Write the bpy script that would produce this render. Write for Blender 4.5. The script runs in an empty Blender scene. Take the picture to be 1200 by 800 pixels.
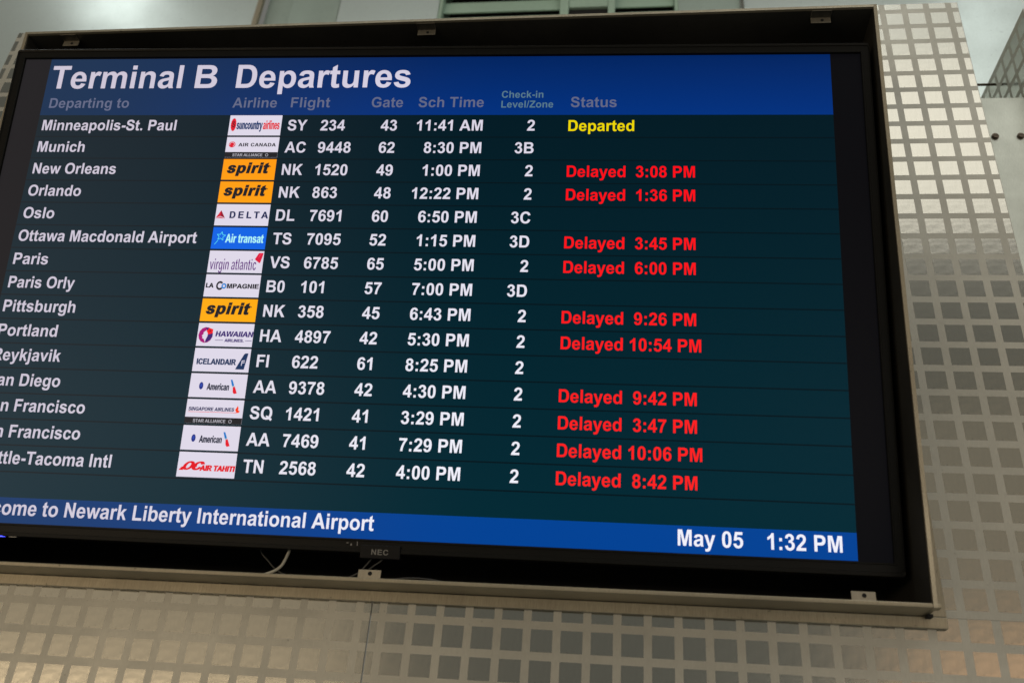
import bpy, bmesh, math
from mathutils import Vector, Matrix
from mathutils.geometry import tessellate_polygon

# ------------------------------------------------------------------ camera, light, exposure
U = 0.0337                       # metres per wall-pattern pitch; the scene is laid out in pitches
Z0 = 2.8                         # height of the top edge of the wall above the floor (m)
def P(x, y, z): return Vector((x * U, y * U, z * U + Z0))

scene = bpy.context.scene
col = scene.collection
CAM = (-10.98879, -31.03136, -35.62353)
R = ((0.99226218, 0.10153709, 0.07145622), (0.01175506, 0.49610435, -0.86818333), (-0.12360255, 0.86230545, 0.49107201))
cam_data = bpy.data.cameras.new('camera')
cam = bpy.data.objects.new('camera', cam_data)
col.objects.link(cam)
cm = Matrix(((R[0][0], -R[1][0], -R[2][0]), (R[0][1], -R[1][1], -R[2][1]), (R[0][2], -R[1][2], -R[2][2])))
cam.matrix_world = Matrix.Translation(P(*CAM)) @ cm.to_4x4()
cam_data.sensor_width = 36
cam_data.lens = 36 * 1064.58 / 1200
cam_data.clip_start = 0.02
cam_data.clip_end = 200
cam_data.dof.use_dof = True
cam_data.dof.focus_distance = 36.3 * U
cam_data.dof.aperture_fstop = 4.5
scene.camera = cam

world = bpy.data.worlds.new('World')
scene.world = world
world.use_nodes = True
WN = world.node_tree
WN.nodes['Background'].inputs['Color'].default_value = (1.0, 1.0, 0.90, 1)
WN.nodes['Background'].inputs['Strength'].default_value = 0.15

def lamp(name, loc, size, target, radiance, color):
    d = bpy.data.lights.new(name, 'AREA')
    d.shape = 'RECTANGLE'
    d.size = size[0] * U
    d.size_y = size[1] * U
    d.energy = radiance * math.pi * d.size * d.size_y
    d.color = color
    o = bpy.data.objects.new(name, d)
    col.objects.link(o)
    o.location = P(*loc)
    o.rotation_euler = (P(*target) - P(*loc)).to_track_quat('-Z', 'Y').to_euler()
    return o
# ceiling luminaires of the hall behind and above the viewer, warm shop fronts further back, and added fill lamps
lamp('ceiling_or_fill_light', (40, -55.5, 40), (64, 31), (40, -55.5, 0), 1.6, (1.0, 0.96, 0.89))
lamp('ceiling_or_fill_light', (36, -27, 40), (58, 25), (36, -27, 0), 0.95, (0.98, 1.0, 0.96))
lamp('ceiling_or_fill_light', (-63, -4, 40), (9, 16), (-63, -4, 0), 2.9, (0.97, 1.0, 0.98))
lamp('ceiling_or_fill_light', (24, -11, 41), (6, 9), (24, -11, 0), 3.4, (0.97, 1.0, 0.98))
lamp('ceiling_or_fill_light', (-24, -27, 39), (72, 8), (-24, -20, 0), 4.2, (0.98, 1.0, 0.95))  # added overhead fill to lift the wall's diffuse light
lamp('shop_or_fill_light', (98, -190, -14), (84, 58), (0, 0, -29), 0.62, (1.0, 0.52, 0.24))
lamp('shop_or_fill_light', (115, -205, 24), (150, 120), (0, 0, -29), 0.15, (1.0, 0.80, 0.56))
lamp('shop_or_fill_light', (-118, -150, -9), (110, 66), (-30, 0, -25), 0.30, (1.0, 0.77, 0.51))
lamp('shop_or_fill_light', (-95, -110, -31), (100, 15), (-25, 0, -22), 6.2, (1.0, 0.76, 0.50))  # added low frontal fill, warms and brightens the satin steel
lamp('shop_or_fill_light', (60, -120, -31), (110, 15), (-5, 0, -22), 2.9, (1.0, 0.97, 0.88))  # second added low fill, for the right side of the wall

scene.view_settings.view_transform = 'Standard'
scene.view_settings.look = 'None'
scene.view_settings.exposure = 0
scene.view_settings.gamma = 1
scene.render.engine = 'CYCLES'
scene.cycles.max_bounces = 8

# ------------------------------------------------------------------ materials
def lin(c):
    return tuple((v / 255 / 12.92) if v / 255 <= 0.04045 else ((v / 255 + 0.055) / 1.055) ** 2.4 for v in c) + (1,)

def new_mat(name):
    m = bpy.data.materials.new(name)
    m.use_nodes = True
    return m, m.node_tree, m.node_tree.nodes['Principled BSDF']

def metal(name, base, rough, stretch=(60, 60, 3), grain=0.10, bump=0.05, metallic=1.0, smudge=0.12, scale=1.0, wave=0.0):
    m, t, b = new_mat(name)
    n = t.nodes
    tc = n.new('ShaderNodeTexCoord')
    mp = n.new('ShaderNodeMapping')
    mp.inputs['Scale'].default_value = [s * scale * 6 for s in stretch]
    t.links.new(tc.outputs['Object'], mp.inputs['Vector'])
    no = n.new('ShaderNodeTexNoise'); no.inputs['Scale'].default_value = 6; no.inputs['Detail'].default_value = 5
    t.links.new(mp.outputs['Vector'], no.inputs['Vector'])
    sm = n.new('ShaderNodeTexNoise'); sm.inputs['Scale'].default_value = 5.5; sm.inputs['Detail'].default_value = 6; sm.inputs['Roughness'].default_value = 0.62
    t.links.new(tc.outputs['Object'], sm.inputs['Vector'])
    # colour: grain and smudges
    def rng(src, lo, hi):
        r = n.new('ShaderNodeMapRange')
        r.inputs['From Min'].default_value = 0.3; r.inputs['From Max'].default_value = 0.7
        r.inputs['To Min'].default_value = lo; r.inputs['To Max'].default_value = hi
        t.links.new(src, r.inputs['Value']); return r.outputs['Result']
    a = rng(no.outputs['Fac'], 1 - grain, 1 + grain)
    s = rng(sm.outputs['Fac'], 1 - smudge, 1 + smudge * 0.5)
    mul = n.new('ShaderNodeMath'); mul.operation = 'MULTIPLY'
    t.links.new(a, mul.inputs[0]); t.links.new(s, mul.inputs[1])
    vm = n.new('ShaderNodeVectorMath'); vm.operation = 'SCALE'
    vm.inputs[0].default_value = base
    sp = n.new('ShaderNodeTexNoise'); sp.inputs['Scale'].default_value = 210; sp.inputs['Detail'].default_value = 2
    t.links.new(tc.outputs['Object'], sp.inputs['Vector'])
    sr = n.new('ShaderNodeMapRange'); sr.inputs['From Min'].default_value = 0.70; sr.inputs['From Max'].default_value = 0.76
    sr.inputs['To Min'].default_value = 1.0; sr.inputs['To Max'].default_value = 0.55
    t.links.new(sp.outputs['Fac'], sr.inputs['Value'])
    m2 = n.new('ShaderNodeMath'); m2.operation = 'MULTIPLY'
    t.links.new(mul.outputs[0], m2.inputs[0]); t.links.new(sr.outputs['Result'], m2.inputs[1])
    t.links.new(m2.outputs[0], vm.inputs['Scale'])
    t.links.new(vm.outputs['Vector'], b.inputs['Base Color'])
    r1 = rng(sm.outputs['Fac'], rough * 1.15, rough * 0.88)
    t.links.new(r1, b.inputs['Roughness'])
    bp = n.new('ShaderNodeBump'); bp.inputs['Strength'].default_value = bump; bp.inputs['Distance'].default_value = 0.001
    t.links.new(no.outputs['Fac'], bp.inputs['Height'])
    if wave:      # sheet metal is never quite flat: shallow dents a few centimetres across
        wv = n.new('ShaderNodeTexNoise'); wv.inputs['Scale'].default_value = 22; wv.inputs['Detail'].default_value = 3
        t.links.new(tc.outputs['Object'], wv.inputs['Vector'])
        b2 = n.new('ShaderNodeBump'); b2.inputs['Strength'].default_value = wave; b2.inputs['Distance'].default_value = 0.0012
        t.links.new(wv.outputs['Fac'], b2.inputs['Height']); t.links.new(b2.outputs['Normal'], bp.inputs['Normal'])
    t.links.new(bp.outputs['Normal'], b.inputs['Normal'])
    b.inputs['Metallic'].default_value = metallic
    return m

M_SHEET = metal('satin_steel', (0.45, 0.44, 0.38), 0.50, metallic=0.35, smudge=0.16, wave=0.3)
M_SQUARE = metal('polished_steel', (0.50, 0.49, 0.43), 0.16, grain=0.06, bump=0.02, smudge=0.16, wave=0.35)
M_TRIM = metal('trim_steel', (0.34, 0.30, 0.215), 0.38, grain=0.2, smudge=0.25, metallic=0.5)
M_SHADED = metal('shaded_steel', (0.075, 0.072, 0.062), 0.36, metallic=0.6, smudge=0.5)  # steel with the box's inner darkness painted into its colour
M_BACKWALL = metal('zinc_sheet', (0.66, 0.74, 0.71), 0.36, metallic=0.7, stretch=(3, 3, 3), grain=0.04, bump=0.02, smudge=0.10, scale=3)
M_BACKWALL2 = metal('dull_zinc_sheet', (0.38, 0.46, 0.41), 0.46, metallic=0.5, stretch=(3, 3, 3), grain=0.04, smudge=0.12, scale=3)
M_LOUVRE = metal('green_grey_paint', (0.36, 0.50, 0.40), 0.5, stretch=(2, 2, 2), grain=0.03, metallic=0.0)
M_PLATE = metal('side_plate_steel', (0.50, 0.52, 0.46), 0.45, smudge=0.2)
M_TAB = metal('zinc_tab', (0.34, 0.31, 0.245), 0.45, metallic=0.8, smudge=0.3)
M_SCREW = metal('dark_screw', (0.10, 0.08, 0.06), 0.4)

def plain(name, base, rough, metallic=0.0, spec=0.5, noise=0.15):
    m, t, b = new_mat(name)
    tc = t.nodes.new('ShaderNodeTexCoord'); no = t.nodes.new('ShaderNodeTexNoise')
    no.inputs['Scale'].default_value = 40; no.inputs['Detail'].default_value = 4
    t.links.new(tc.outputs['Object'], no.inputs['Vector'])
    mr = t.nodes.new('ShaderNodeMapRange'); mr.inputs['To Min'].default_value = 1 - noise; mr.inputs['To Max'].default_value = 1 + noise
    t.links.new(no.outputs['Fac'], mr.inputs['Value'])
    vm = t.nodes.new('ShaderNodeVectorMath'); vm.operation = 'SCALE'; vm.inputs[0].default_value = base
    t.links.new(mr.outputs['Result'], vm.inputs['Scale']); t.links.new(vm.outputs['Vector'], b.inputs['Base Color'])
    b.inputs['Roughness'].default_value = rough
    b.inputs['Metallic'].default_value = metallic
    b.inputs['Specular IOR Level'].default_value = spec
    return m
M_BEZEL = plain('black_plastic', (0.008, 0.008, 0.007), 0.38, spec=0.09)
M_BADGE = plain('badge_plastic', (0.006, 0.006, 0.006), 0.4, spec=0.15)
M_BADGETEXT = plain('silver_print', (0.17, 0.17, 0.165), 0.4, 0.5)
M_CABLEW = plain('white_cable', (0.42, 0.40, 0.33), 0.5)
M_CABLED = plain('dark_cable', (0.05, 0.05, 0.045), 0.5)
M_HOLE = plain('hole_black', (0.004, 0.004, 0.004), 0.9)

LCD = {}
SCREEN_W = 35.7017 * 0.91 * U
def lcd(c, strength=1.0, bottom=None, y0=0, y1=1, left=None):
    """light-emitting LCD colour under the matt front film; bottom = colour at the lower end of the picture.
    The grey haze of an oblique view is painted into the glow towards the left edge."""
    key = (c, strength, bottom, left)
    if key in LCD: return LCD[key]
    m, t, b = new_mat('lcd_%d' % len(LCD))
    n = t.nodes
    b.inputs['Base Color'].default_value = (0.0015, 0.0015, 0.002, 1)
    b.inputs['Roughness'].default_value = 0.34
    b.inputs['Specular IOR Level'].default_value = 0.04
    b.inputs['Emission Strength'].default_value = strength
    tc = n.new('ShaderNodeTexCoord'); sx = n.new('ShaderNodeSeparateXYZ')
    t.links.new(tc.outputs['Object'], sx.inputs[0])
    if bottom:
        mr = n.new('ShaderNodeMapRange')
        mr.inputs['From Min'].default_value = y0; mr.inputs['From Max'].default_value = y1
        t.links.new(sx.outputs['Y'], mr.inputs['Value'])
        mx = n.new('ShaderNodeMix'); mx.data_type = 'RGBA'
        mx.inputs['A'].default_value = lin(c); mx.inputs['B'].default_value = lin(bottom)
        t.links.new(mr.outputs['Result'], mx.inputs['Factor'])
        src = mx.outputs['Result']
    else:
        rgb = n.new('ShaderNodeRGB'); rgb.outputs[0].default_value = lin(c); src = rgb.outputs[0]
    if left:      # duller colour at the left, blending into the stronger one
        lr = n.new('ShaderNodeMapRange'); lr.interpolation_type = 'SMOOTHSTEP'
        lr.inputs['From Min'].default_value = 0.0; lr.inputs['From Max'].default_value = 0.6 * SCREEN_W
        t.links.new(sx.outputs['X'], lr.inputs['Value'])
        lm = n.new('ShaderNodeMix'); lm.data_type = 'RGBA'
        t.links.new(lr.outputs['Result'], lm.inputs['Factor'])
        lm.inputs['A'].default_value = lin(left); t.links.new(src, lm.inputs['B'])
        src = lm.outputs['Result']
    fr = n.new('ShaderNodeMapRange'); fr.interpolation_type = 'SMOOTHSTEP'  # oblique-view haze painted into the emission, strongest at the left
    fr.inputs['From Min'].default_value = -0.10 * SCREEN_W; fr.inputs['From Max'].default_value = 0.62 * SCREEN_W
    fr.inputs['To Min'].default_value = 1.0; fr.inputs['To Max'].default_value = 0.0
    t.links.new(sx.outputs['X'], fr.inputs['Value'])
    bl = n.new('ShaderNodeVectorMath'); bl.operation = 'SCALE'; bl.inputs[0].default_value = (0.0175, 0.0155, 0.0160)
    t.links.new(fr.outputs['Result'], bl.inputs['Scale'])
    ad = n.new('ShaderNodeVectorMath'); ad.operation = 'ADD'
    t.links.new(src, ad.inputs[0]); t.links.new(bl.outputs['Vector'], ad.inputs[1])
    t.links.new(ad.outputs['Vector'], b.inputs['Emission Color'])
    LCD[key] = m
    return m

# ------------------------------------------------------------------ mesh helpers
class MB:
    def __init__(self): self.v = []; self.f = []; self.mi = []; self.mats = []
    def m(self, mat):
        if mat not in self.mats: self.mats.append(mat)
        return self.mats.index(mat)
    def add(self, vs, fs, mat):
        o = len(self.v); k = self.m(mat)
        self.v += [tuple(p) for p in vs]
        for f in fs: self.f.append(tuple(i + o for i in f)); self.mi.append(k)
    def box(self, x0, x1, y0, y1, z0, z1, mat, world=True):
        q = [(x, y, z) for z in (z0, z1) for y in (y0, y1) for x in (x0, x1)]
        if world: q = [P(*p) for p in q]
        self.add(q, [(0, 2, 3, 1), (4, 5, 7, 6), (0, 1, 5, 4), (2, 6, 7, 3), (0, 4, 6, 2), (1, 3, 7, 5)], mat)
    def prism(self, poly, d, mat):
        """poly: list of Vectors (a face), d: extrusion vector"""
        n = len(poly)
        vs = list(poly) + [p + d for p in poly]
        self.add(vs, [tuple(range(n)), tuple(range(2 * n - 1, n - 1, -1))] + [(i, i + n, (i + 1) % n + n, (i + 1) % n) for i in range(n)], mat)
    def build(self, name, parent=None, bevel=0, origin=None, smooth=False):
        me = bpy.data.meshes.new(name)
        vs = [Vector(p) for p in self.v]
        if origin is not None: vs = [p - origin for p in vs]
        me.from_pydata([tuple(p) for p in vs], [], self.f)
        for mt in self.mats: me.materials.append(mt)
        me.polygons.foreach_set('material_index', self.mi)
        if smooth: me.polygons.foreach_set('use_smooth', [True] * len(self.f))
        bm = bmesh.new(); bm.from_mesh(me)
        bmesh.ops.recalc_face_normals(bm, faces=bm.faces)
        if bevel:
            bmesh.ops.bevel(bm, geom=list(bm.edges), offset=bevel, segments=2, affect='EDGES', profile=0.6)
        bm.to_mesh(me); bm.free()
        me.update()
        o = bpy.data.objects.new(name, me)
        col.objects.link(o)
        if origin is not None: o.location = origin
        if parent: o.parent = parent; o.matrix_parent_inverse = Matrix.Identity(4)
        if parent and origin is not None: o.location = origin - parent.matrix_world.translation
        return o
def empty(name, loc, label, cat, group=None):
    o = bpy.data.objects.new(name, None)
    col.objects.link(o)
    o.location = loc
    o['label'] = label; o['category'] = cat
    if group: o['group'] = group
    bpy.context.view_layer.update()
    return o
def part(mb, name, parent, bevel=0, smooth=False):
    """mesh given in world metres, parented to a thing at an unrotated origin"""
    off = parent.matrix_world.translation
    mb.v = [tuple(Vector(p) - off) for p in mb.v]
    return mb.build(name, parent, bevel, smooth=smooth)
def tube(mb, pts, r, mat, seg=10):
    pts = [Vector(p) for p in pts]
    # Catmull-Rom
    cur = []
    for i in range(len(pts) - 1):
        p0 = pts[max(i - 1, 0)]; p1 = pts[i]; p2 = pts[i + 1]; p3 = pts[min(i + 2, len(pts) - 1)]
        for k in range(6):
            t = k / 6
            cur.append(0.5 * ((2 * p1) + (p2 - p0) * t + (2 * p0 - 5 * p1 + 4 * p2 - p3) * t * t + (3 * p1 - p0 - 3 * p2 + p3) * t ** 3))
    cur.append(pts[-1])
    vs = []; fs = []
    for i, p in enumerate(cur):
        d = (cur[min(i + 1, len(cur) - 1)] - cur[max(i - 1, 0)]).normalized()
        a = d.cross(Vector((0.3, 0.2, 0.9))).normalized(); b = d.cross(a)
        for k in range(seg):
            w = 2 * math.pi * k / seg
            vs.append(p + r * (a * math.cos(w) + b * math.sin(w)))
    for i in range(len(cur) - 1):
        for k in range(seg):
            fs.append((i * seg + k, i * seg + (k + 1) % seg, (i + 1) * seg + (k + 1) % seg, (i + 1) * seg + k))
    fs += [tuple(range(seg)), tuple(range(len(vs) - 1, len(vs) - seg - 1, -1))]
    mb.add(vs, fs, mat)
def disc(mb, c, n, r, h, mat, seg=16):
    n = Vector(n).normalized(); a = n.cross(Vector((0, 0, 1))) if abs(n.z) < 0.9 else n.cross(Vector((1, 0, 0)))
    a.normalize(); b = n.cross(a)
    mb.prism([Vector(c) + r * (a * math.cos(2 * math.pi * k / seg) + b * math.sin(2 * math.pi * k / seg)) for k in range(seg)], n * h, mat)

# ------------------------------------------------------------------ back wall of sheet metal above and behind
BACK_Y = 14
bw = empty('back_wall', P(-20, BACK_Y, -12), 'blurred grey green sheet metal wall above and behind the display surround', 'wall')
def sheet(x0, x1, z0, z1, mat, y=BACK_Y, bulge=0.0, name='sheet_panel'):
    mb = MB(); n = 12; vs = []; fs = []
    for j in range(2):
        for i in range(n + 1):
            t = i / n; x = x0 + (x1 - x0) * t
            vs.append(P(x, y - bulge * math.sin(math.pi * t), (z0, z1)[j]))
    for i in range(n): fs.append((i, i + 1, n + 2 + i, n + 1 + i))
    mb.add(vs, fs, mat)
    mb.add([p + Vector((0, 0.004, 0)) for p in vs], fs, mat)
    return part(mb, name, bw, smooth=True)
sheet(-85, -39.0, -12, 34, M_BACKWALL, bulge=0.9)
mb = MB(); mb.box(-38.95, -38.55, BACK_Y - 0.35, BACK_Y, -12, 34, M_TRIM); part(mb, 'cover_strip', bw, bevel=0.0015)
sheet(-38.5, -36.35, -12, 34, M_BACKWALL2, y=BACK_Y + 0.5)
sheet(-36.3, -32.6, -12, 34, M_BACKWALL2, bulge=-0.1)
sheet(-32.55, -24.95, -12, 34, M_BACKWALL, bulge=0.15)
sheet(-7.5, -3.25, -12, 34, M_BACKWALL2, bulge=0.2)
mb = MB(); mb.box(-3.22, -3.02, BACK_Y - 0.3, BACK_Y, -12, 34, M_SQUARE); part(mb, 'cover_strip', bw, bevel=0.001)
sheet(-2.98, 30, -12, 34, M_BACKWALL, bulge=0.5)
mb = MB(); mb.box(-24.9, -7.55, BACK_Y, BACK_Y + 0.12, -12, 16.2, M_BACKWALL2); part(mb, 'sheet_panel', bw)

lv = empty('louvre_grille', P(-16, BACK_Y, 16.3), 'dark green grey louvre grille set in the metal wall above the screen', 'grille')
mb = MB()
mb.box(-24.9, -7.55, BACK_Y + 2.4, BACK_Y + 2.6, 16.0, 34, M_HOLE)
mb.box(-24.95, -24.7, BACK_Y + 0.1, BACK_Y + 2.6, 16.0, 34, M_LOUVRE)
mb.box(-7.75, -7.5, BACK_Y + 0.1, BACK_Y + 2.6, 16.0, 34, M_LOUVRE)
part(mb, 'casing', lv)
z = 16.65
while z < 33:
    mb = MB()
    mb.prism([P(-24.68, BACK_Y + 0.55, z), P(-24.68, BACK_Y + 0.65, z), P(-24.68, BACK_Y + 0.95, z + 1.42), P(-24.68, BACK_Y + 0.85, z + 1.42)], Vector((16.9 * U, 0, 0)), M_LOUVRE)
    part(mb, 'slat', lv)
    z += 1.62
for x0, w in ((-15.95, 0.62), (-12.5, 0.5)):
    mb = MB(); mb.box(x0, x0 + w, BACK_Y + 0.05, BACK_Y + 0.45, 16.3, 34, M_LOUVRE); part(mb, 'mullion', lv, bevel=0.001)
mb = MB(); mb.box(-15.3, -12.53, BACK_Y + 0.12, BACK_Y + 0.4, 17.95, 18.75, M_LOUVRE); part(mb, 'crossbar', lv, bevel=0.001)
mb = MB(); mb.box(-15.3, -12.53, BACK_Y + 0.35, BACK_Y + 0.42, 17.3, 17.93, M_HOLE); part(mb, 'dark_opening', lv)

# ------------------------------------------------------------------ wall panels with the etched grid of polished squares
S = 0.7278
square_mesh = {}
def square_obj(x0, x1, z0, z1, parent, y=0.0):
    """one thin polished square, shared mesh for full squares"""
    w = round(x1 - x0, 3); h = round(z1 - z0, 3)
    key = (w, h)
    if key not in square_mesh:
        me = bpy.data.meshes.new('polished_square')
        W2 = w * U; H2 = h * U; t = 0.0001; e = 0.0
        vs = [(0, 0, 0), (W2, 0, 0), (W2, 0, H2), (0, 0, H2), (e, -t, e), (W2 - e, -t, e), (W2 - e, -t, H2 - e), (e, -t, H2 - e)]
        me.from_pydata(vs, [], [(4, 5, 6, 7), (0, 1, 5, 4), (1, 2, 6, 5), (2, 3, 7, 6), (3, 0, 4, 7)])
        me.materials.append(M_SQUARE); me.update()
        square_mesh[key] = me
    o = bpy.data.objects.new('polished_square', square_mesh[key])
    col.objects.link(o)
    o.parent = parent
    o.location = P(x0, y, z0) - parent.matrix_world.translation
    return o
TOP = 0.65
def clip_squares(parent, offx, xr, zr, krange, as_mesh=None):
    j0 = math.floor(xr[0] - offx) - 1; j1 = math.ceil(xr[1] - offx) + 1
    n = 0
    for k in krange:
        for j in range(j0, j1 + 1):
            x0 = max(j + offx, xr[0]); x1 = min(j + offx + S, xr[1])
            z1 = min(-k, zr[1]); z0 = max(-k - S, zr[0])
            if x1 - x0 < 0.05 or z1 - z0 < 0.05: continue
            if as_mesh is None: square_obj(x0, x1, z0, z1, parent)
            else: as_mesh.add([P(x0, -0.008, z0), P(x1, -0.008, z0), P(x1, -0.008, z1), P(x0, -0.008, z1)], [(0, 1, 2, 3)], M_SQUARE)
            n += 1
    return n
XL, XR = -37.55, -1.38           # inner faces of the display box at the wall
ZB = -28.0                       # underside of the display box
SEAM = -19.54
wr = empty('wall_panel', P(-8, 0, -44), 'satin steel wall panel patterned with polished squares, below and right of the departures screen', 'wall panel')
mb = MB()
T = 0.12
mb.box(SEAM + 0.02, 4.3, 0, T, -44, ZB, M_SHEET)
mb.box(XR + 0.12, 4.3, 0, T, ZB, TOP, M_SHEET)
mb.box(4.18, 4.3, T, 2.2, -44, TOP, M_SHEET)                      # folded right edge
mb.box(XR + 0.12, 4.18, T, 1.0, TOP - 0.12, TOP, M_SHEET)         # folded top edge
part(mb, 'panel_sheet', wr, bevel=0.0008)
n1 = clip_squares(wr, 0, (XR + 0.14, 4.27), (ZB, TOP - 0.02), range(-1, 28))
n2 = clip_squares(wr, 0, (SEAM + 0.03, 4.27), (-44, ZB), range(28, 32))
mb = MB(); n3 = clip_squares(wr, 0, (SEAM + 0.03, 4.27), (-43.9, ZB), range(32, 44), mb)
o = part(mb, 'polished_square_rows', wr); o['kind'] = 'stuff'
wl = empty('wall_panel', P(-32, 0, -44), 'tan lit steel wall panel with faint polished squares, below and left of the departures screen', 'wall panel')
mb = MB()
mb.box(-43.35, SEAM - 0.02, 0, T, -44, ZB, M_SHEET)
mb.box(-43.35, XL - 0.12, 0, T, ZB, TOP, M_SHEET)
mb.box(-43.35, -43.23, T, 2.2, -44, TOP, M_SHEET)
mb.box(-43.23, XL - 0.12, T, 1.0, TOP - 0.12, TOP, M_SHEET)
part(mb, 'panel_sheet', wl, bevel=0.0008)
n4 = clip_squares(wl, 0.18, (-43.32, SEAM - 0.03), (-44, ZB), range(28, 32))
n5 = clip_squares(wl, 0.18, (-43.32, XL - 0.14), (ZB, TOP - 0.02), range(-1, 28))
mb = MB(); clip_squares(wl, 0.18, (-43.32, SEAM - 0.03), (-43.9, ZB), range(32, 44), mb)
o = part(mb, 'polished_square_rows', wl); o['kind'] = 'stuff'
print('squares', n1 + n2, n4 + n5)

# neighbouring surround on the right, with the connecting plate
nb = empty('neighbouring_surround', P(8.5, 0.5, -30), 'corner of the next patterned metal surround at the upper right edge', 'wall panel')
mb = MB()
mb.box(7.38, 7.5, 0.6, 6.3, -30, TOP, M_SHEET)
mb.box(7.38, 16, 0.47, 0.6, -30, TOP, M_SHEET)
part(mb, 'panel_sheet', nb, bevel=0.0008)
sq = bpy.data.meshes.new('polished_square')
t = 0.0001; W2 = S * U; e = 0.0
sq.from_pydata([(0, 0, 0), (0, W2, 0), (0, W2, W2), (0, 0, W2), (-t, e, e), (-t, W2 - e, e), (-t, W2 - e, W2 - e), (-t, e, W2 - e)], [], [(4, 7, 6, 5), (0, 4, 5, 1), (1, 5, 6, 2), (2, 6, 7, 3), (3, 7, 4, 0)])
sq.materials.append(M_SQUARE)
for k in range(0, 7):
    for j in range(0, 6):
        o = bpy.data.objects.new('polished_square', sq); col.objects.link(o); o.parent = nb
        o.location = P(7.38, 0.62 + j * 0.95, -k * 1.0 - 0.45) - nb.matrix_world.translation
pl = empty('connecting_plate', P(5.5, 1.5, -32), 'plain grey metal plate fixed with dark screws beside the surround', 'plate')
mb = MB(); mb.box(4.32, 7.36, 1.5, 1.62, -32, -4.0, M_PLATE); part(mb, 'plate_sheet', pl, bevel=0.0008)
for x in (5.24, 6.31):
    mb = MB(); c = P(x, 1.5, -6.33)
    disc(mb, c, (0, -1, 0), 0.0052, 0.0022, M_SCREW)
    disc(mb, c + Vector((0, -0.0022, 0)), (0, -1, 0), 0.0040, 0.0011, M_SCREW)
    mb.add([c + Vector((-0.0032, -0.00345, -0.0005)), c + Vector((0.0032, -0.00345, -0.0005)), c + Vector((0.0032, -0.00345, 0.0005)), c + Vector((-0.0032, -0.00345, 0.0005))], [(0, 1, 2, 3)], M_HOLE)
    part(mb, 'screw', pl)
rod = MB(); tube(rod, [P(4.3, 5.0, 0.33), P(5.8, 5.0, 0.33), P(7.37, 5.0, 0.33)], 0.0022, M_SCREW)
ro = rod.build('thin_rod'); ro['label'] = 'thin dark metal rod bridging the gap between the two surrounds'; ro['category'] = 'rod'

# ------------------------------------------------------------------ display box built into the wall
en = empty('display_surround', P(-19.5, 0, ZB), 'metal box housing the departures screen with a protruding steel lip', 'surround')
YB, YT, ZT = -1.28, -5.14, -5.45       # lip protrusion bottom / top, height of top lip
DEEP = 3.6
TH = 0.13
for nm, x0, x1 in (('side_panel', XR, XR + TH), ('side_panel', XL - TH, XL)):
    mb = MB()
    poly = [P(x0, YB, ZB), P(x0, YT, ZT + TH), P(x0, DEEP, ZT + TH), P(x0, DEEP, ZB)]
    mb.prism(poly, Vector(((x1 - x0) * U, 0, 0)), M_TRIM)
    # dark sheet painting in the box's inner shade, stopping short of the lip
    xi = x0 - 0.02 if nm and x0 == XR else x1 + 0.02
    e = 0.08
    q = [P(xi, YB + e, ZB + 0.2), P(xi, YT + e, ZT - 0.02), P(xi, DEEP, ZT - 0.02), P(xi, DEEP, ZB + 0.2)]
    mb.add(q, [(0, 1, 2, 3)], M_SHADED)
    part(mb, nm, en, bevel=0)
mb = MB(); mb.box(XL, XR, YT, DEEP, ZT, ZT + TH, M_TRIM)
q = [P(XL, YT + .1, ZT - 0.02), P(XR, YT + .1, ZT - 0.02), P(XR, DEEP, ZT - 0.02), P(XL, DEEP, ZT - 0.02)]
mb.add(q, [(0, 1, 2, 3)], M_SHADED); part(mb, 'top_panel', en)  # dark sheet under the top stands for the shade there
mb = MB(); mb.box(XL, XR, YB, DEEP, ZB, ZB + 0.14, M_TRIM); part(mb, 'bottom_panel', en, bevel=0.0012)
mb = MB(); mb.box(XR + 0.005, XR + 0.26, YB + 0.01, YB + 0.42, ZB + 0.005, ZB + 0.135, M_TRIM); part(mb, 'corner_lug', en, bevel=0.001)
mb = MB(); mb.box(XR + 0.02, XR + 0.20, -0.50, -0.22, ZB - 0.10, ZB - 0.01, M_HOLE); part(mb, 'corner_notch', en)
mb = MB(); mb.box(XL, XR, DEEP, DEEP + 0.1, ZB, ZT + TH, M_HOLE); part(mb, 'back_panel', en)
mb = MB()
mb.box(-38.25, -0.67, -0.20, -0.03, -28.38, -28.02, M_TRIM); part(mb, 'flange', en, bevel=0.0008)
for x0, x1 in ((XR + TH + 0.01, -0.67), (-38.25, XL - TH - 0.01)):
    mb = MB(); mb.box(x0, x1, -0.20, -0.03, -28.01, 0.1, M_TRIM); part(mb, 'flange', en, bevel=0.0008)
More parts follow.
